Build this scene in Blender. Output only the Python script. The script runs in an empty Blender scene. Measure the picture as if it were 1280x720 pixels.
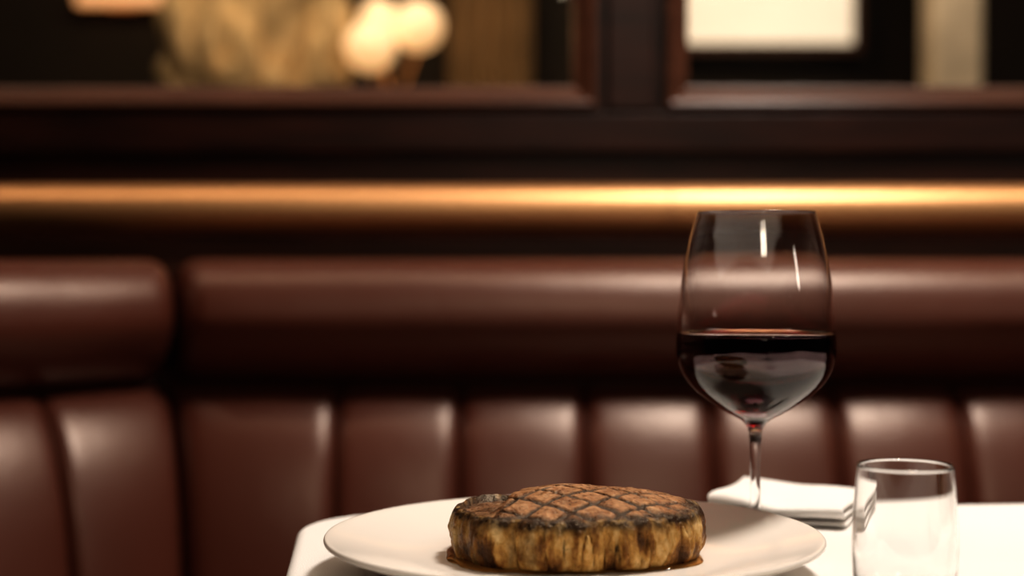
import bpy, bmesh, math, random
from mathutils import Vector, Matrix, noise
random.seed(4)
S=bpy.context.scene
CAMZ=0.945
F=1950.0
def PX(x,D): return (x-640)/F*D
def PZ(y,D): return CAMZ+(318-y)/F*D

# ---------------------------------------------------------------- helpers
def empty(name,loc=(0,0,0)):
    e=bpy.data.objects.new(name,None); e.location=loc; e.empty_display_size=.05
    S.collection.objects.link(e); return e
def mesh(name,verts,faces,mat=None,parent=None,smooth=True,loc=(0,0,0),rot=(0,0,0)):
    me=bpy.data.meshes.new(name); me.from_pydata([tuple(v) for v in verts],[],faces); me.update()
    bm=bmesh.new(); bm.from_mesh(me); bmesh.ops.recalc_face_normals(bm,faces=bm.faces); bm.to_mesh(me); bm.free()
    if smooth:
        for p in me.polygons: p.use_smooth=True
    o=bpy.data.objects.new(name,me); S.collection.objects.link(o)
    if mat: me.materials.append(mat)
    o.location=loc; o.rotation_euler=rot
    if parent: o.parent=parent
    return o
def box(name,x0,x1,y0,y1,z0,z1,mat,parent=None,bev=0.0):
    v=[(x,y,z) for x in(x0,x1) for y in(y0,y1) for z in(z0,z1)]
    f=[(0,1,3,2),(4,6,7,5),(0,4,5,1),(2,3,7,6),(0,2,6,4),(1,5,7,3)]
    o=mesh(name,v,f,mat,parent,smooth=False)
    if bev>0:
        m=o.modifiers.new('bev','BEVEL'); m.width=bev; m.segments=3
    return o
def lathe(name,prof,mat,parent=None,seg=128,loc=(0,0,0),closed=False):
    V=[];Fs=[];rings=[]
    for r,z in prof:
        if r<1e-6: rings.append([len(V)]); V.append((0,0,z))
        else:
            rings.append(list(range(len(V),len(V)+seg)))
            for i in range(seg):
                a=2*math.pi*i/seg; V.append((r*math.cos(a),r*math.sin(a),z))
    prs=list(zip(rings[:-1],rings[1:]))
    if closed: prs.append((rings[-1],rings[0]))
    for A,B in prs:
        for i in range(seg):
            j=(i+1)%seg
            if len(A)==1 and len(B)==1: continue
            if len(A)==1: Fs.append((A[0],B[i],B[j]))
            elif len(B)==1: Fs.append((A[i],A[j],B[0]))
            else: Fs.append((A[i],A[j],B[j],B[i]))
    return mesh(name,V,Fs,mat,parent,loc=loc)
def smoothprof(pts,n=6):
    out=[]
    P=[pts[0]]+list(pts)+[pts[-1]]
    for i in range(1,len(P)-2):
        for k in range(n):
            t=k/n; q=[]
            for c in (0,1):
                p0,p1,p2,p3=P[i-1][c],P[i][c],P[i+1][c],P[i+2][c]
                q.append(.5*((2*p1)+(-p0+p2)*t+(2*p0-5*p1+4*p2-p3)*t*t+(-p0+3*p1-3*p2+p3)*t**3))
            out.append((max(q[0],0),q[1]))
    out.append(pts[-1]); return out

# ---------------------------------------------------------------- materials
def newmat(name):
    m=bpy.data.materials.new(name); m.use_nodes=True
    nt=m.node_tree; b=nt.nodes['Principled BSDF']; return m,nt,b
def N(nt,t,**k):
    n=nt.nodes.new(t)
    for a,v in k.items():
        if a in n.inputs: n.inputs[a].default_value=v
        else: setattr(n,a,v)
    return n
def simple(name,col,rough=.5,metal=0,nscale=8,var=.25,bump=.0,bscale=200,stretch=(1,1,1),spec=.5,coat=0):
    m,nt,b=newmat(name); L=nt.links
    tc=N(nt,'ShaderNodeTexCoord'); mp=N(nt,'ShaderNodeMapping'); mp.inputs['Scale'].default_value=stretch
    L.new(tc.outputs['Object'],mp.inputs['Vector'])
    no=N(nt,'ShaderNodeTexNoise',Scale=nscale,Detail=6.0); L.new(mp.outputs[0],no.inputs['Vector'])
    cr=N(nt,'ShaderNodeValToRGB')
    cr.color_ramp.elements[0].position=.3; cr.color_ramp.elements[1].position=.7
    cr.color_ramp.elements[0].color=tuple(c*(1-var) for c in col)+(1,)
    cr.color_ramp.elements[1].color=tuple(min(1,c*(1+var)) for c in col)+(1,)
    L.new(no.outputs['Fac'],cr.inputs[0]); L.new(cr.outputs[0],b.inputs['Base Color'])
    b.inputs['Roughness'].default_value=rough; b.inputs['Metallic'].default_value=metal
    b.inputs['Specular IOR Level'].default_value=spec; b.inputs['Coat Weight'].default_value=coat
    if bump>0:
        n2=N(nt,'ShaderNodeTexNoise',Scale=bscale,Detail=4.0); L.new(mp.outputs[0],n2.inputs['Vector'])
        bp=N(nt,'ShaderNodeBump',Strength=bump,Distance=.002); L.new(n2.outputs['Fac'],bp.inputs['Height'])
        L.new(bp.outputs[0],b.inputs['Normal'])
    return m
def emis(name,col,strength,base=(.8,.8,.8)):
    m,nt,b=newmat(name)
    tc=N(nt,'ShaderNodeTexCoord'); no=N(nt,'ShaderNodeTexNoise',Scale=3.0)
    nt.links.new(tc.outputs['Object'],no.inputs['Vector'])
    mr=N(nt,'ShaderNodeMapRange'); mr.inputs['To Min'].default_value=strength*.7; mr.inputs['To Max'].default_value=strength*1.3
    nt.links.new(no.outputs['Fac'],mr.inputs['Value']); nt.links.new(mr.outputs[0],b.inputs['Emission Strength'])
    b.inputs['Base Color'].default_value=base+(1,); b.inputs['Emission Color'].default_value=col+(1,)
    return m
def glassmat(name,col=(1,1,1),ior=1.5,rough=0.0):
    m,nt,b=newmat(name); b.inputs['Base Color'].default_value=col+(1,)
    b.inputs['Transmission Weight'].default_value=1; b.inputs['Roughness'].default_value=rough
    b.inputs['IOR'].default_value=ior; return m

def leather():
    m,nt,b=newmat('oxblood_leather'); L=nt.links
    tc=N(nt,'ShaderNodeTexCoord')
    n1=N(nt,'ShaderNodeTexNoise',Scale=5.0,Detail=5.0); L.new(tc.outputs['Object'],n1.inputs['Vector'])
    cr=N(nt,'ShaderNodeValToRGB'); cr.color_ramp.elements[0].color=(.066,.017,.010,1); cr.color_ramp.elements[1].color=(.104,.029,.018,1)
    L.new(n1.outputs['Fac'],cr.inputs[0]); L.new(cr.outputs[0],b.inputs['Base Color'])
    vo=N(nt,'ShaderNodeTexVoronoi',Scale=420.0); L.new(tc.outputs['Object'],vo.inputs['Vector'])
    bp=N(nt,'ShaderNodeBump',Strength=.2,Distance=.0008); L.new(vo.outputs['Distance'],bp.inputs['Height'])
    n3=N(nt,'ShaderNodeTexNoise',Scale=9.0,Detail=3.0); L.new(tc.outputs['Object'],n3.inputs['Vector'])
    bp2=N(nt,'ShaderNodeBump',Strength=.25,Distance=.006); L.new(n3.outputs['Fac'],bp2.inputs['Height']); L.new(bp.outputs[0],bp2.inputs['Normal'])
    L.new(bp2.outputs[0],b.inputs['Normal'])
    b.inputs['Roughness'].default_value=.36; b.inputs['Specular IOR Level'].default_value=.85
    b.inputs['Specular Tint'].default_value=(1,.84,.74,1)
    return m
LEATHER=leather()
WOOD=simple('dark_mahogany',(.019,.0055,.0032),rough=.38,nscale=6,var=.5,stretch=(1,8,8),bump=.1,bscale=60,spec=.28)
WOOD2=simple('mahogany_trim',(.080,.031,.018),rough=.35,nscale=6,var=.3,stretch=(1,8,8),spec=.4)
BRASS=simple('aged_brass',(.78,.43,.205),rough=.44,metal=1,nscale=2,var=.12,stretch=(.7,3,3))
DARK=simple('dark_plaster',(.012,.007,.005),rough=.8,nscale=4)
FLOORM=simple('walnut_floor',(.06,.03,.02),rough=.4,nscale=5,stretch=(1,12,1))
CEILM=simple('ceiling_paint',(.08,.055,.045),rough=.9)
PORC=simple('cream_porcelain',(.88,.82,.75),rough=.14,nscale=3,var=.015)
CLOTH=simple('white_linen',(.80,.77,.74),rough=.85,nscale=4,var=.02,bump=.25,bscale=900,spec=.2)
GLASS=glassmat('clear_glass',ior=1.5)
PANE=glassmat('window_glass',ior=1.45)

# ---------------------------------------------------------------- room shell
RX0,RX1,RY0,RYF=-2.6,2.6,-2.2,5.4
box('floor',RX0,RX1,RY0,RYF,-.06,0,FLOORM)
box('ceiling',RX0,RX1,RY0,RYF,2.8,2.86,CEILM)
box('wall_left',RX0-.1,RX0,RY0,RYF,0,2.8,DARK)
box('wall_right',RX1,RX1+.1,RY0,RYF,0,2.8,DARK)
box('wall_front',RX0,RX1,RY0-.1,RY0,0,2.8,DARK)
box('wall_far',RX0,RX1,RYF,RYF+.1,0,2.8,DARK)
WY=2.12
zb=PZ(134,WY-.03); zt=2.15
xl0=-1.9; xl1=PX(745,WY-.02); xr0=PX(833,WY-.02); xr1=1.95
wall=empty('wall_back')
box('lower_panel',RX0,RX1,WY,WY+.06,0,zb,WOOD,wall)
box('header',RX0,RX1,WY,WY+.06,zt,2.8,WOOD,wall)
box('mullion',xl1,xr0,WY,WY+.06,zb,zt,WOOD,wall)
box('pier_left',RX0,xl0,WY,WY+.06,zb,zt,WOOD,wall)
box('pier_right',xr1,RX1,WY,WY+.06,zb,zt,WOOD,wall)
box('trim_1',RX0,RX1,WY-.018,WY-.0005,PZ(190,WY-.02),PZ(140,WY-.02),WOOD,None,.004)
box('trim_2',PX(758,WY),PX(818,WY),WY-.012,WY-.0005,PZ(138,WY-.02),zt,WOOD,None,.004)
def window(idx,x0,x1,z0,z1):
    e=empty('window_%d'%idx)
    cs=[(0,WY-.002),(0,WY-.022),(.005,WY-.026),(.010,WY-.024),(.014,WY-.016),(.026,WY-.006),(.030,WY-.004),(.030,WY+.06),(0,WY+.06)]
    V=[];Fs=[];n=len(cs)
    for (sx,sz,cx,cz) in ((1,1,x0,z0),(-1,1,x1,z0),(-1,-1,x1,z1),(1,-1,x0,z1)):
        for i,y in cs: V.append((cx+sx*i,y,cz+sz*i))
    for c in range(4):
        d=(c+1)%4
        for i in range(n):
            j=(i+1)%n; Fs.append((c*n+i,c*n+j,d*n+j,d*n+i))
    mesh('frame_moulding',V,Fs,WOOD2,e,smooth=False)
    box('glass_pane',x0+.028,x1-.028,WY+.03,WY+.034,z0+.028,z1-.028,PANE,e)
window(1,xl0,xl1,zb,zt); window(2,xr0,xr1,zb,zt)

box('trim_3',RX0,RX1,2.045,WY-.0005,.90,PZ(300,2.06),WOOD2,None,.004)
rail=empty('brass_rail')
def tube(name,p0,p1,r,mat,parent,seg=64):
    p0=Vector(p0);p1=Vector(p1);d=(p1-p0).normalized()
    up=Vector((0,0,1)) if abs(d.z)<.9 else Vector((1,0,0)); a=d.cross(up).normalized(); b=d.cross(a)
    V=[]
    for p in (p0,p1,p0,p1):
        for i in range(seg):
            t=2*math.pi*i/seg; V.append(p+a*r*math.cos(t)+b*r*math.sin(t))
    Fs=[(i,(i+1)%seg,seg+(i+1)%seg,seg+i) for i in range(seg)]
    Fs+= [tuple(range(3*seg-1,2*seg-1,-1)),tuple(range(3*seg,4*seg))]
    o=mesh(name,V,Fs,mat,parent)
    return o
rc=(PX(0,1),2.035,(PZ(230,2.035)+PZ(292,2.035))/2); rr=(PZ(230,2.035)-PZ(292,2.035))/2
xj=PX(836,2.03)
tube('rail_tube_left',(RX0,rc[1],rc[2]),(xj-.0008,rc[1],rc[2]),rr,BRASS,rail)
tube('rail_tube_right',(xj+.0008,rc[1],rc[2]),(RX1,rc[1],rc[2]),rr,BRASS,rail)
for x in (-2.2,-1.2,1.2,2.2):
    tube('rail_bracket',(x,rc[1]+.02,rc[2]),(x,WY+.001,rc[2]),.012,BRASS,rail,24)

# ---------------------------------------------------------------- banquette
bq=empty('leather_banquette')
T=math.tan(math.radians(22.5))
def place(P0,d,n,s,off,z,miter):
    if miter: s=s+(T*off)*max(0,1-s/.25)
    return (P0[0]+d[0]*s+n[0]*off,P0[1]+d[1]*s+n[1]*off,z)
def endfac(s,L,r):
    q=min(s,L-s)
    if q>=r: return 1
    u=1-max(q,0)/r
    return math.sqrt(max(0,1-u*u))
def samples(L,r,n):
    out=[r*(1-math.cos(math.pi/2*k/14)) for k in range(14)]
    m=[r+(L-2*r)*k/n for k in range(n+1)]
    return out+m+[L-x for x in reversed(out)]
def roll(name,P0,d,n,L):
    zc,hz,oc,ho=.862,.077,.055,.062
    ss=samples(L,.034,60); M=48; V=[];Fs=[]
    for s in ss:
        e=endfac(s,L,.034)
        for k in range(M):
            a=2*math.pi*k/M; ca,sa=math.cos(a),math.sin(a)
            p=2/2.2
            x=math.copysign(abs(ca)**p,ca); z=math.copysign(abs(sa)**p,sa)
            off=oc+ho*x*(.55+.45*e)
            zz=zc+hz*z*(.66+.34*e)
            off-= .040*max(0,-z)*(x>0)
            off+=.002*noise.noise(Vector((s*5,k*.1,3)))
            V.append(place(P0,d,n,s+0.006,off,zz,True))
    R=len(ss)
    for i in range(R-1):
        for k in range(M):
            k2=(k+1)%M; Fs.append((i*M+k,i*M+k2,(i+1)*M+k2,(i+1)*M+k))
    Fs.append(tuple(range(M))); Fs.append(tuple(range((R-1)*M,R*M)))
    return mesh(name,V,Fs,LEATHER,bq)
def channels(name,P0,d,n,seams,wing=False):
    zt_,zb_=.797,.42
    L=seams[-1]; V=[];Fs=[]
    ss=[]
    for a,b in zip(seams[:-1],seams[1:]):
        K=30
        for k in range(K): 
            u=k/K; u=.5-.5*math.cos(math.pi*u) 
            ss.append((a+(b-a)*u,u))
    ss.append((L,1.0))
    K=44; M=K+2
    for s,u in ss:
        q=abs(2*u-1)
        b=1-.22*q**2-.78*q**14
        for k in range(K+1):
            t=k/K
            h=(zt_-zb_)
            depth=t**1.7*h
            f=.050*(1-math.exp(-depth/.012))+.110*(1-math.exp(-depth/.11))
            if t==0: f=.002
            g=.022*(1-b)*min(1,depth/.012)
            z=zt_-.003*(q**10)*math.exp(-depth/.03)-depth
            off=max(f-g,.001)
            V.append(place(P0,d,n,s+.004,off,z,True))
        V.append(place(P0,d,n,s+.004,0,zb_,True))
    R=len(ss)
    for i in range(R-1):
        for k in range(M):
            k2=(k+1)%M; Fs.append((i*M+k,i*M+k2,(i+1)*M+k2,(i+1)*M+k))
    Fs.append(tuple(range(M))); Fs.append(tuple(range((R-1)*M,R*M)))
    return mesh(name,V,Fs,LEATHER,bq)
C=(PX(203,1.97),1.97)
c45=math.sqrt(.5)
mainD,mainN=(1,0),(0,-1)
wingD,wingN=(-c45,-c45),(c45,-c45)
Lm=2.1
roll('back_roll_main',C,mainD,mainN,Lm)
roll('back_roll_wing',C,wingD,wingN,1.25)
w=.1525
s0=PX(410,1.87)-C[0]
sm=[0.0,s0]
while sm[-1]<Lm-.2: sm.append(sm[-1]+w)
channels('channel_back_main',C,mainD,mainN,sm)
channels('channel_back_wing',C,wingD,wingN,[0,.185,.345,.50,.655,.81,.96,1.11,1.25])
BK=WOOD
def prism(name,poly,z0,z1,mat,parent,bev=0,smooth=False):
    n=len(poly); V=[(x,y,z0) for x,y in poly]+[(x,y,z1) for x,y in poly]
    Fs=[tuple(range(n)),tuple(range(n,2*n))]+[(i,(i+1)%n,n+(i+1)%n,n+i) for i in range(n)]
    o=mesh(name,V,Fs,mat,parent,smooth)
    if bev: 
        m=o.modifiers.new('b','BEVEL'); m.width=bev; m.segments=5
    return o
we=(C[0]-c45*1.26,C[1]-c45*1.26)
prism('back_board_main',[(C[0],C[1]),(C[0]+Lm+.01,C[1]),(C[0]+Lm+.01,2.044),(C[0]-.03,2.044)],0,.925,BK,bq)
prism('back_board_wing',[(C[0],C[1]),(C[0]-.03,2.044),(we[0]-.06,we[1]+.06),(we[0],we[1])],0,.925,BK,bq)
def offp(P,d,n,s,o): return (P[0]+d[0]*s+n[0]*o,P[1]+d[1]*s+n[1]*o)
so=.56
seat=[(C[0]+.04,C[1]-.02-.08),(C[0]+Lm,C[1]-.1),(C[0]+Lm,C[1]-so),(C[0]+T*so,C[1]-so),offp(C,wingD,wingN,1.24,so),offp(C,wingD,wingN,1.24,.09),]
prism('seat_cushion',seat,.31,.45,LEATHER,bq,.03)
so2=.5
seat2=[(C[0]+.04,C[1]-.1),(C[0]+Lm,C[1]-.1),(C[0]+Lm,C[1]-so2),(C[0]+T*so2,C[1]-so2),offp(C,wingD,wingN,1.24,so2),offp(C,wingD,wingN,1.24,.09)]
prism('seat_base',seat2,0,.309,WOOD,bq)

# ---------------------------------------------------------------- table
TZ=.75
rotT=math.radians(5)
tx,ty=.268,.940
TW,TD=.405,.270
tab=empty('dining_table',(tx,ty,0)); tab.rotation_euler=(0,0,rotT)
def rrect(hx,hy,r,n=26,m=26):
    pts=[]
    for cx,cy,a0 in ((hx-r,hy-r,0),(-hx+r,hy-r,90),(-hx+r,-hy+r,180),(hx-r,-hy+r,270)):
        for k in range(n+1):
            a=math.radians(a0+90*k/n); pts.append((cx+r*math.cos(a),cy+r*math.sin(a),math.cos(a),math.sin(a)))
        nx={0:(-hx+r,hy),90:(-hx,-hy+r),180:(hx-r,-hy),270:(hx,hy-r)}[a0]
        last=pts[-1]
        for k in range(1,m):
            t=k/m; pts.append((last[0]+(nx[0]-last[0])*t,last[1]+(nx[1]-last[1])*t,last[2],last[3]))
    return pts
CR=.075
o=prism('tabletop',[(p[0],p[1]) for p in rrect(TW-.006,TD-.006,CR-.006,8,2)],TZ-.035,TZ-.0025,WOOD,tab)
lathe('pedestal',[(0,.02),(.20,.02),(.21,.03),(.20,.04),(.06,.06),(.04,.10),(.035,.4),(.04,.66),(.10,.70),(.12,.7145),(0,.7145)],WOOD,tab,48)
lathe('pedestal_base',[(0,0),(.22,0),(.22,.015),(.20,.02),(0,.02)],WOOD,tab,48)
ol=rrect(TW,TD,CR)
n=len(ol); V=[];Fs=[]
per=[0]
for i in range(n):
    a=ol[i];b=ol[(i+1)%n]; per.append(per[-1]+math.hypot(a[0]-b[0],a[1]-b[1]))
rings=[]
for sc in (.0,.15,.3,.45,.6,.72,.82,.9,.95,.98):
    r=[]
    if sc==0: r=[len(V)]; V.append((0,0,TZ))
    else:
        for p in ol:
            r.append(len(V)); x,y=p[0]*sc,p[1]*sc
            V.append((x,y,TZ+.0004*noise.noise(Vector((x*9,y*9,0)))))
    rings.append(r)
re_=.007
for k in range(0,7):
    a=math.pi/2*k/6; r=[]
    for p in ol:
        r.append(len(V)); q=re_*math.sin(a)-re_
        V.append((p[0]+p[2]*q,p[1]+p[3]*q,TZ-re_*(1-math.cos(a))))
    rings.append(r)
drop=.33
for k in range(1,26):
    t=k/25; r=[]
    for i,p in enumerate(ol):
        s=per[i]/per[-1]*2*math.pi
        fold=.5+.5*math.sin(s*23+1.4*math.sin(s*3)+.8)
        fold2=noise.noise(Vector((math.cos(s)*4,math.sin(s)*4,1.7)))
        am=(t**.75)*(.004+.044*fold+.012*fold2)*(1+.3*math.sin(s*5))
        r.append(len(V)); V.append((p[0]+p[2]*am,p[1]+p[3]*am,TZ-re_-drop*t))
    rings.append(r)
for A,B in zip(rings[:-1],rings[1:]):
    for i in range(n):
        j=(i+1)%n
        if len(A)==1: Fs.append((A[0],B[i],B[j]))
        else: Fs.append((A[i],A[j],B[j],B[i]))
cloth=mesh('tablecloth',V,Fs,CLOTH,None,loc=(tx,ty,0),rot=(0,0,rotT))

# ---------------------------------------------------------------- plate
pc=(PX(717,.955),.955)
R=.1525
pl=[(0,.004),(.080,.004),(.084,0),(.090,0),(.093,.004),(.115,.0085),(.140,.0155),(.1505,.0195),(.1525,.0210),(.1520,.0228),(.1500,.0232),
    (.140,.0205),(.125,.0165),(.110,.0128),(.098,.0105),(.085,.0095),(.05,.0090),(0,.0090)]
plate=lathe('dinner_plate',smoothprof(pl,3),PORC,None,192,loc=(pc[0],pc[1],TZ+.001))
PT=TZ+.001+.0095

# ---------------------------------------------------------------- steak
def steakmat():
    m,nt,b=newmat('grilled_steak'); L=nt.links
    tc=N(nt,'ShaderNodeTexCoord')
    def at(nm):
        a=N(nt,'ShaderNodeAttribute'); a.attribute_name=nm; return a.outputs['Fac']
    grill,top,char=at('grill'),at('topness'),at('charring')
    def noi(sc,det=8,stretch=(1,1,1),rough=.6):
        mp=N(nt,'ShaderNodeMapping'); mp.inputs['Scale'].default_value=stretch; L.new(tc.outputs['Object'],mp.inputs['Vector'])
        n_=N(nt,'ShaderNodeTexNoise',Scale=sc,Detail=det,Roughness=rough); L.new(mp.outputs[0],n_.inputs['Vector']); return n_.outputs['Fac']
    def ramp(f,els):
        r=N(nt,'ShaderNodeValToRGB'); e=r.color_ramp.elements
        e[0].position,e[0].color=els[0][0],els[0][1]+(1,); e[1].position,e[1].color=els[-1][0],els[-1][1]+(1,)
        for p,c in els[1:-1]:
            q=e.new(p); q.color=c+(1,)
        L.new(f,r.inputs[0]); return r.outputs[0]
    def mix(f,a,c):
        x=N(nt,'ShaderNodeMix'); x.data_type='RGBA'
        L.new(f,x.inputs[0]); L.new(a,x.inputs[6]); L.new(c,x.inputs[7]); return x.outputs[2]
    fine=noi(300,8); mid=noi(80,8)
    topc=ramp(mid,[(.30,(.08,.024,.008)),(.45,(.28,.115,.043)),(.57,(.46,.225,.10)),(.72,(.66,.40,.21))])
    fcol=ramp(fine,[(.38,(.035,.010,.004)),(.50,(.28,.12,.047)),(.63,(.66,.40,.22))])
    x=N(nt,'ShaderNodeMix'); x.data_type='RGBA'; x.inputs[0].default_value=.42; L.new(topc,x.inputs[6]); L.new(fcol,x.inputs[7]); topc=x.outputs[2]
    sn=noi(70,9,(1,1,.55),.58)
    sidec=ramp(sn,[(.36,(.045,.012,.003)),(.45,(.25,.105,.024)),(.53,(.55,.31,.090)),(.66,(.86,.62,.30))])
    base=mix(top,sidec,topc)
    dk=N(nt,'ShaderNodeRGB'); dk.outputs[0].default_value=(.017,.005,.002,1)
    ch=N(nt,'ShaderNodeMath',operation='MULTIPLY_ADD'); L.new(mid,ch.inputs[0]); ch.inputs[1].default_value=.9; ch.inputs[2].default_value=-.42
    g2=N(nt,'ShaderNodeMath',operation='ADD',use_clamp=True); L.new(grill,g2.inputs[0])
    gm=N(nt,'ShaderNodeMath',operation='MULTIPLY'); L.new(ch.outputs[0],gm.inputs[0]); L.new(grill,gm.inputs[1]); L.new(gm.outputs[0],g2.inputs[1])
    c1=mix(g2.outputs[0],base,dk.outputs[0])
    c_=N(nt,'ShaderNodeMath',operation='MULTIPLY_ADD'); L.new(noi(140,8),c_.inputs[0]); c_.inputs[1].default_value=2.6; c_.inputs[2].default_value=-1.35
    cm=N(nt,'ShaderNodeMath',operation='MULTIPLY'); L.new(c_.outputs[0],cm.inputs[0]); L.new(char,cm.inputs[1])
    ca=N(nt,'ShaderNodeMath',operation='ADD',use_clamp=True); L.new(char,ca.inputs[0]); L.new(cm.outputs[0],ca.inputs[1])
    c2=mix(ca.outputs[0],c1,dk.outputs[0])
    L.new(c2,b.inputs['Base Color'])
    rr_=N(nt,'ShaderNodeMapRange'); L.new(fine,rr_.inputs['Value']); rr_.inputs['To Min'].default_value=.05; rr_.inputs['To Max'].default_value=.6
    L.new(rr_.outputs[0],b.inputs['Roughness'])
    ad=N(nt,'ShaderNodeMath',operation='ADD'); L.new(fine,ad.inputs[0]); L.new(mid,ad.inputs[1])
    bp=N(nt,'ShaderNodeBump',Strength=.9,Distance=.0022); L.new(ad.outputs[0],bp.inputs['Height']); L.new(bp.outputs[0],b.inputs['Normal'])
    b.inputs['Specular IOR Level'].default_value=.5; b.inputs['Specular Tint'].default_value=(1,.78,.52,1)
    b.inputs['Subsurface Weight'].default_value=.04; b.inputs['Subsurface Scale'].default_value=.003
    return m
ST=steakmat()
def sstep(a,b,x):
    t=max(0,min(1,(x-a)/(b-a))); return t*t*(3-2*t)
def outline(th):
    ax,ay=.0755,.062
    p=2.35
    c,s=math.cos(th),math.sin(th)
    r=(abs(c/ax)**p+abs(s/ay)**p)**(-1/p)
    r*=1+.025*math.sin(2*th+.6)+.02*math.sin(3*th+1.)
    r+=.0022*noise.noise(Vector((c*2.5,s*2.5,4)))
    d=math.atan2(math.sin(th-math.radians(128)),math.cos(th-math.radians(128)))
    r-=.012*math.exp(-(d/.16)**2)
    for A,dp,wd in ((236,.0050,.09),(262,.0028,.06),(287,.0035,.07),(312,.0025,.06),(205,.003,.08)):
        d=math.atan2(math.sin(th-math.radians(A)),math.cos(th-math.radians(A)))
        r-=dp*math.exp(-(d/wd)**2)
    return r
def build_steak():
    NT=440; V=[];Fs=[];G=[];TP=[];CH=[]
    H=.0300
    rows=[]
    rows.append(('b',0))
    for k in range(1,8): rows.append(('b',k/8))
    for k in range(0,45): rows.append(('s',k/44))
    for k in range(1,110): rows.append(('t',1-k/110))
    rows.append(('t',0))
    idx=[]
    for kind,q in rows:
        pts=(kind in 'bt') and q==0
        ring=[]
        M=1 if pts else NT
        for i in range(M):
            th=2*math.pi*i/NT; R0=outline(th); c,s=math.cos(th),math.sin(th)
            gr=tp=chv=0
            if kind=='b':
                r=R0*.94*q; x,y,z=r*c,r*s,0
            elif kind=='s':
                a=q
                r=R0*.94+ (.0055*math.sin(math.pi*a)**.4 if 0<a<1 else 0)
                z=H*a
                cr=noise.noise(Vector((c*9,s*9,z*14)))*.0030+noise.noise(Vector((c*26,s*26,z*90)))*.0015+noise.noise(Vector((c*60,s*60,z*250)))*.0008
                cre=abs(noise.noise(Vector((c*7+5,s*7,z*12))))
                cr-=.0030*math.exp(-(cre/.05)**2)
                w_=math.sin(math.pi*a)**.5 if 0<a<1 else 0
                r+=cr*w_
                x,y=r*c,r*s
                z+=.0014*noise.noise(Vector((c*8,s*8,9)))*a
                nn=noise.noise(Vector((c*10,s*10,2)))
                chv=max(sstep(.68+.18*nn,.94,a)*.97, .7*sstep(.10+.06*nn,.0,a), .8*math.exp(-(cre/.028)**2)*max(0,.7+.6*nn))
                patch=noise.noise(Vector((c*3.2+2,s*3.2,z*40)))
                chv=max(chv,.5*sstep(.24,.55,patch))
                if c<-.75: chv=max(chv,.5*sstep(.35,.7,a))
            else:
                r=R0*.94*q; x,y=r*c,r*s
                z=H+.0014*noise.noise(Vector((c*8,s*8,9)))*q**3+.0116*(1-q**2.0)+ .0030*noise.noise(Vector((x*28,y*28,1)))*(1-q**6)
                u=x+.046 - .008*math.sin(y*30+.6)
                capm=sstep(.005,-.007,u)
                z-=.0085*capm*(1-q**5*.5)
                z-=.0030*math.exp(-(u/.0028)**2)*(1-q**6)
                def lines(ang,sp,ph,wd):
                    a_=math.radians(ang); v=(x*math.cos(a_)+y*math.sin(a_)+.0009*noise.noise(Vector((x*40,y*40,ang))))/sp+ph
                    d_=abs(v-round(v))*sp
                    return sstep(wd,wd*.6,d_)
                g=max(lines(52,.0185,.2,.0022),lines(-44,.0195,.45,.0022))
                g*=1.05+.20*noise.noise(Vector((x*60,y*60,5)))
                g*=(1-capm*.6)
                gr=max(0,min(1,g)); z-=.0013*gr
                tp=1
                ring_ch=sstep(.86+.10*noise.noise(Vector((c*9,s*9,6))),.985,q)
                chv=max(.94*ring_ch,.75*capm*(.70+.7*noise.noise(Vector((x*70,y*70,8)))),.85*math.exp(-(u/.003)**2))
                z+=.0006*noise.noise(Vector((x*180,y*180,3)))
            ring.append(len(V)); V.append((x,y,z)); G.append(gr);TP.append(tp);CH.append(max(0,min(1,chv)))
        idx.append(ring)
    for A,B in zip(idx[:-1],idx[1:]):
        for i in range(NT):
            j=(i+1)%NT
            if len(A)==1: Fs.append((A[0],B[i],B[j]))
            elif len(B)==1: Fs.append((A[i],A[j],B[0]))
            else: Fs.append((A[i],A[j],B[j],B[i]))
    return V,Fs,G,TP,CH
V,Fs,G,TP,CH=build_steak()
e_st=empty('grilled_steak',(PX(721,.955),.957,PT+.0003))
stk=mesh('meat',V,Fs,ST,e_st)
for nm,dat in (('grill',G),('topness',TP),('charring',CH)):
    a=stk.data.attributes.new(nm,'FLOAT','POINT'); a.data.foreach_set('value',dat)
JU=glassmat('meat_juice',(.55,.26,.07),1.36,.05)
V=[(0,0,.0011)];Fs=[];nn=140
for k,(q,z) in enumerate(((.9,.0011),(.97,.0010),(1,.0006),(1.01,.0001))):
    for i in range(nn):
        th=2*math.pi*i/nn; r=outline(th)*(.97+.12*max(0,noise.noise(Vector((math.cos(th)*1.6,math.sin(th)*1.6,7.3)))+.25)+.06*max(0,-math.cos(th))**4)*q
        V.append((r*math.cos(th),r*math.sin(th),z))
for i in range(nn): Fs.append((0,1+i,1+(i+1)%nn))
for k in range(3):
    for i in range(nn):
        j=(i+1)%nn; Fs.append((1+k*nn+i,1+k*nn+j,1+(k+1)*nn+j,1+(k+1)*nn+i))
mesh('juice',V,Fs,JU,e_st)

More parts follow.
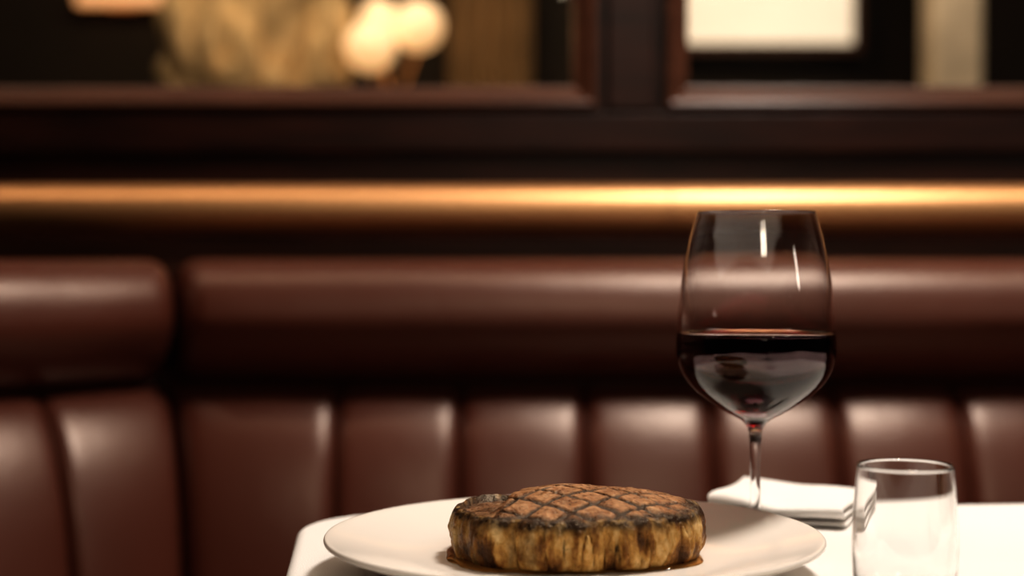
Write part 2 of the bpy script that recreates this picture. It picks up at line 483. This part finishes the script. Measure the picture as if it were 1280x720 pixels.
# ---------------------------------------------------------------- wine glass
GD=1.08; k_=GD/F
gx=PX(945,GD)
eg=empty('wine_glass',(gx,GD,TZ))
def gz(y): return PZ(y,GD)-TZ
outer=[(73,265),(78,282),(84,305),(91,340),(96,380),(98.5,415),(99,438),(96.5,454),(89,471),(75,488),(56,503),(35,516),(18,525),(10,534),(7.2,550),(6.3,580),(6.3,610),(7.5,640)]
op=[(r*k_,gz(y)) for r,y in outer]+[(.0075,.0075),(.016,.0040),(.028,.0022),(.0355,.0012),(.0365,.0006),(.036,.0002)]
op=smoothprof(op,5)
iy=[(0,507),(12,505),(30,500),(52,489),(71,477),(86,463),(93.8,449),(96.8,434),(96.5,415),(94.2,380),(89.4,340),(82.6,305),(76.8,282),(72.0,265)]
ip=smoothprof([(r*k_,gz(y)) for r,y in iy],5)
rimz=gz(265)
prof=ip+[(ip[-1][0]+.0003,rimz+.0004)]+op+[(0,.0002)]
lathe('glass_body',prof,GLASS,eg,160)
def winemat():
    m,nt,b=newmat('red_wine_liquid')
    b.inputs['Base Color'].default_value=(1,.62,.72,1); b.inputs['Transmission Weight'].default_value=1; b.inputs['Roughness'].default_value=0; b.inputs['IOR'].default_value=1.34
    va=N(nt,'ShaderNodeVolumeAbsorption',Density=200.0); va.inputs['Color'].default_value=(.76,.02,.16,1)
    nt.links.new(va.outputs[0],nt.nodes['Material Output'].inputs['Volume']); return m
WINE=winemat()
wz=gz(416)
wp=[(r+.00025 if r>1e-4 else 0,z-.0001) for r,z in ip if z<wz-.0006]
wr=96.5*k_
wp+= [(wr+.0002,wz),(wr-.0012,wz-.0006),(wr-.004,wz-.0009),(0,wz-.0009)]
lathe('red_wine',wp,WINE,eg,160)

# ---------------------------------------------------------------- tumbler
TDp=.855; kt=TDp/F
tz=lambda y:PZ(y,TDp)-TZ
et=empty('water_tumbler',(PX(1133,TDp),TDp,TZ))
out=[(59.5,582),(61,600),(63,630),(64.5,660),(65,690),(64,715)]
H0=tz(582)
po=[(r*kt,tz(y)) for r,y in out]+[(.0272,.010),(.0262,.0045),(.0248,.0012),(.0225,.0003)]
pi_=[(0,.0085),(.018,.0088),(.0235,.011),(.0262,.017)]+[((r-wl)*kt,tz(y)) for (r,y),wl in zip(reversed(out[:-1]),(2.8,2.7,2.5,2.1,1.8))]
pr=smoothprof(pi_,4)+[(59.5*kt-.0004,H0+.0004)]+smoothprof(po,4)+[(0,.0006)]
lathe('glass_body',pr,GLASS,et,128)

# ---------------------------------------------------------------- napkin
def napkin():
    Wd=.048; lay=3; th=.0062; sec=[]
    for l in range(lay):
        z=.003+l*th
        us=[-Wd+2*Wd*k/14 for k in range(15)]
        if l%2: us=us[::-1]
        for u in us: sec.append((u,z))
        if l<lay-1:
            sg=1 if l%2==0 else -1
            for a in (-45,0,45):
                sec.append((sg*(Wd+th/2*math.cos(math.radians(a))*1.0),z+th/2+th/2*math.sin(math.radians(a))))
    V=[];Fs=[];NL=50;Ln=.048;M=len(sec)
    for i in range(NL+1):
        t=-1+2*i/NL
        for j,(u,z) in enumerate(sec):
            l=z/.02
            x=t*Ln+.004*l*math.sin(u*40)
            puff=1+.24*noise.noise(Vector((x*22,u*22,.5)))
            V.append((x,u*(1-.05*t)+.004*noise.noise(Vector((x*12,l,3))),.0018+(z-.0018)*puff+.004*l*max(0,-t)))
    for i in range(NL):
        for j in range(M-1): Fs.append((i*M+j,i*M+j+1,(i+1)*M+j+1,(i+1)*M+j))
    o=mesh('linen_napkin',V,Fs,CLOTH,None,loc=(.207,1.156,TZ+.0002),rot=(0,0,math.radians(-20)))
    m=o.modifiers.new('s','SOLIDIFY'); m.thickness=.0024; m.offset=0
    m=o.modifiers.new('ss','SUBSURF'); m.levels=1; m.render_levels=1
    return o
napkin()

# ---------------------------------------------------------------- far room
FD=4.6
def fbox(name,x0,x1,y0,y1,D,mat,dep=.05,parent=None,bev=0):
    return box(name,PX(x0,D),PX(x1,D),D,D+dep,PZ(y1,D),PZ(y0,D),mat,parent,bev)
con=empty('console_table')
box('top',-1.65,.30,4.40,4.85,.86,.90,WOOD,con,.005)
for x in (-1.6,.2):
    for y in (4.44,4.77): box('leg',x,x+.05,y,y+.04,0,.86,WOOD,con)
lm=empty('glow_globes',(PX(490,FD),FD,.90))  # invented globe lamp, standing in for an indistinct warm glow
lathe('base',[(0,0),(.08,0),(.08,.02),(.02,.04),(.012,.10),(.010,.50),(0,.50)],BRASS,lm,48)
GL=emis('warm_glow',(1,.54,.22),.80)
def globe(px,py,pr,dy):
    X=PX(px,FD)-PX(490,FD); Z=PZ(py,FD)-.90; r=pr/F*FD
    prof=[(r*math.sin(math.pi*k/20),-r*math.cos(math.pi*k/20)) for k in range(21)]; prof[0]=(0,-r); prof[-1]=(0,r)
    lathe('glow_globe',prof,GL,lm,40,loc=(X,dy,Z))
    tube('arm',(0,0,.45),(X,dy,Z-r*.98),.006,BRASS,lm,16)
globe(522,32,32,.03); globe(466,62,32,-.06); globe(470,16,24,.12)
fl=empty('haze_tufts',(PX(312,FD),FD+.05,.90))  # invented grasses and vase, shaped to stand in for a pale haze of light
lathe('vase',[(0,0),(.07,0),(.11,.10),(.12,.20),(.07,.33),(.08,.36),(.07,.355),(.06,.33),(.0,.30)],PORC,fl,48)
HAZE=simple('haze_tuft_fibre',(.58,.45,.28),rough=.9,nscale=9,var=.6)
V=[];Fs=[]
for i in range(72):
    lean=random.uniform(-.27,.26); hh=random.uniform(.58,1.05)
    p0=Vector((lean*.10,0,.32)); p1=Vector((lean*.92,random.uniform(-.12,.12),hh-abs(lean)*.15))
    K=10;m_=7; st=len(V)
    for k in range(K+1):
        t=k/K; p=p0.lerp(p1,t); p.x+=lean*.40*math.sin(math.pi*t); p.z+=.06*math.sin(t*2.5)-.04*t*t; r=.003+(.032*math.sin(math.pi*max(0,(t-.25)/.75))**.8 if t>.25 else 0)
        for q in range(m_):
            b_=2*math.pi*q/m_; rq=r*(1+.3*random.random()); V.append((p.x+rq*math.cos(b_),p.y+rq*math.sin(b_),p.z))
    for k in range(K):
        for q in range(m_):
            q2=(q+1)%m_; Fs.append((st+k*m_+q,st+k*m_+q2,st+(k+1)*m_+q2,st+(k+1)*m_+q))
mesh('haze_mesh',V,Fs,HAZE,fl)
CUR=simple('tan_curtain',(.30,.20,.11),rough=.9,nscale=5)
V=[];Fs=[];x0,x1=PX(560,5.2),PX(665,5.2)
for i in range(81):
    t=i/80; x=x0+(x1-x0)*t; y=5.2+.03*math.sin(t*34)
    V+=[(x,y,.03),(x,y,2.5)]
for i in range(80): Fs.append((2*i,2*i+2,2*i+3,2*i+1))
mesh('curtain',V,Fs,CUR)
pls=empty('light_streak_bar')  # bar added to draw an orange streak of light; the fixture is invented
fbox('streak_glow_bar',95,215,-10,7,5.3,emis('amber_glow',(1,.38,.11),.7),.05,pls,.01)
box('backplate',PX(150,5.3)-.05,PX(150,5.3)+.05,5.35,5.40,PZ(9,5.3),PZ(-10,5.3),BRASS,pls)
w3=empty('window_3')  # glowing panel for a bright cream patch; the window is made up
D3=5.3
fbox('panel_face',848,1066,-140,55,D3,emis('cream_panel_glow',(1,.80,.56),.68),.03,w3)
fbox('frame_bottom',838,1076,55,66,D3-.02,WOOD2,.06,w3)
fbox('frame_left',838,848,-140,55,D3-.02,WOOD2,.06,w3)
fbox('frame_right',1066,1076,-140,55,D3-.02,WOOD2,.06,w3)
COL=simple('lit_limestone',(.70,.60,.47),rough=.7,nscale=6)
cl=empty('stone_column')
box('shaft',PX(1158,4.4),PX(1222,4.4),4.35,4.5,.12,2.66,COL,cl,.02)
box('plinth',PX(1150,4.4),PX(1230,4.4),4.32,4.53,0,.12,COL,cl,.005)
box('capital',PX(1150,4.4),PX(1230,4.4),4.32,4.53,2.66,2.799,COL,cl,.005)

# ---------------------------------------------------------------- lights
def area(name,loc,target,sx,sy,power,col):
    l=bpy.data.lights.new(name,'AREA'); l.shape='RECTANGLE'; l.size=sx; l.size_y=sy; l.energy=power; l.color=col
    o=bpy.data.objects.new(name,l); S.collection.objects.link(o); o.location=loc
    o.rotation_euler=(Vector(target)-Vector(loc)).to_track_quat('-Z','Y').to_euler(); return o
area('ceiling_light_table',(.50,1.30,2.1),(.20,.98,.75),.26,.26,21,(1,.90,.80))
area('ceiling_light_strip',(.1,1.45,2.6),(.1,1.9,.9),4.6,.16,19,(1,.73,.52))
area('front_fill_light',(.32,-1.0,2.0),(.10,.95,.78),.35,.35,7,(1,.84,.66))  # unseen fill lamp, added to brighten the front of the steak
area('glass_streak_light',(1.5,.25,1.35),(.17,1.0,.9),.10,.30,.9,(1,.87,.74))  # unseen lamp, added for the streak highlights on the wine glass
area('far_room_fill',(-.5,3.7,2.65),(-.6,4.7,1.5),1.6,.3,23,(1,.70,.40))  # unseen area lamp, added to brighten the tufts behind the left window
area('column_fill',(1.1,3.6,2.4),(1.3,4.5,1.6),.3,.3,7,(1,.80,.58))  # unseen area lamp, added to light the stone column
w=bpy.data.worlds.new('world'); S.world=w; w.use_nodes=True
w.node_tree.nodes['Background'].inputs[0].default_value=(.9,.6,.45,1); w.node_tree.nodes['Background'].inputs[1].default_value=.003

# ---------------------------------------------------------------- camera
cd=bpy.data.cameras.new('camera'); co=bpy.data.objects.new('camera',cd); S.collection.objects.link(co)
co.location=(0,0,CAMZ); co.rotation_euler=(math.radians(90)-math.atan(42/F),0,0)
cd.sensor_width=36; cd.lens=F*36/1280; cd.clip_start=.02
cd.dof.use_dof=True; cd.dof.focus_distance=.965; cd.dof.aperture_fstop=3.0
S.camera=co
S.view_settings.view_transform='Standard'
for lk in ('Medium High Contrast','None'):
    try:
        S.view_settings.look=lk; print('look',lk); break
    except Exception as ex: print(ex)
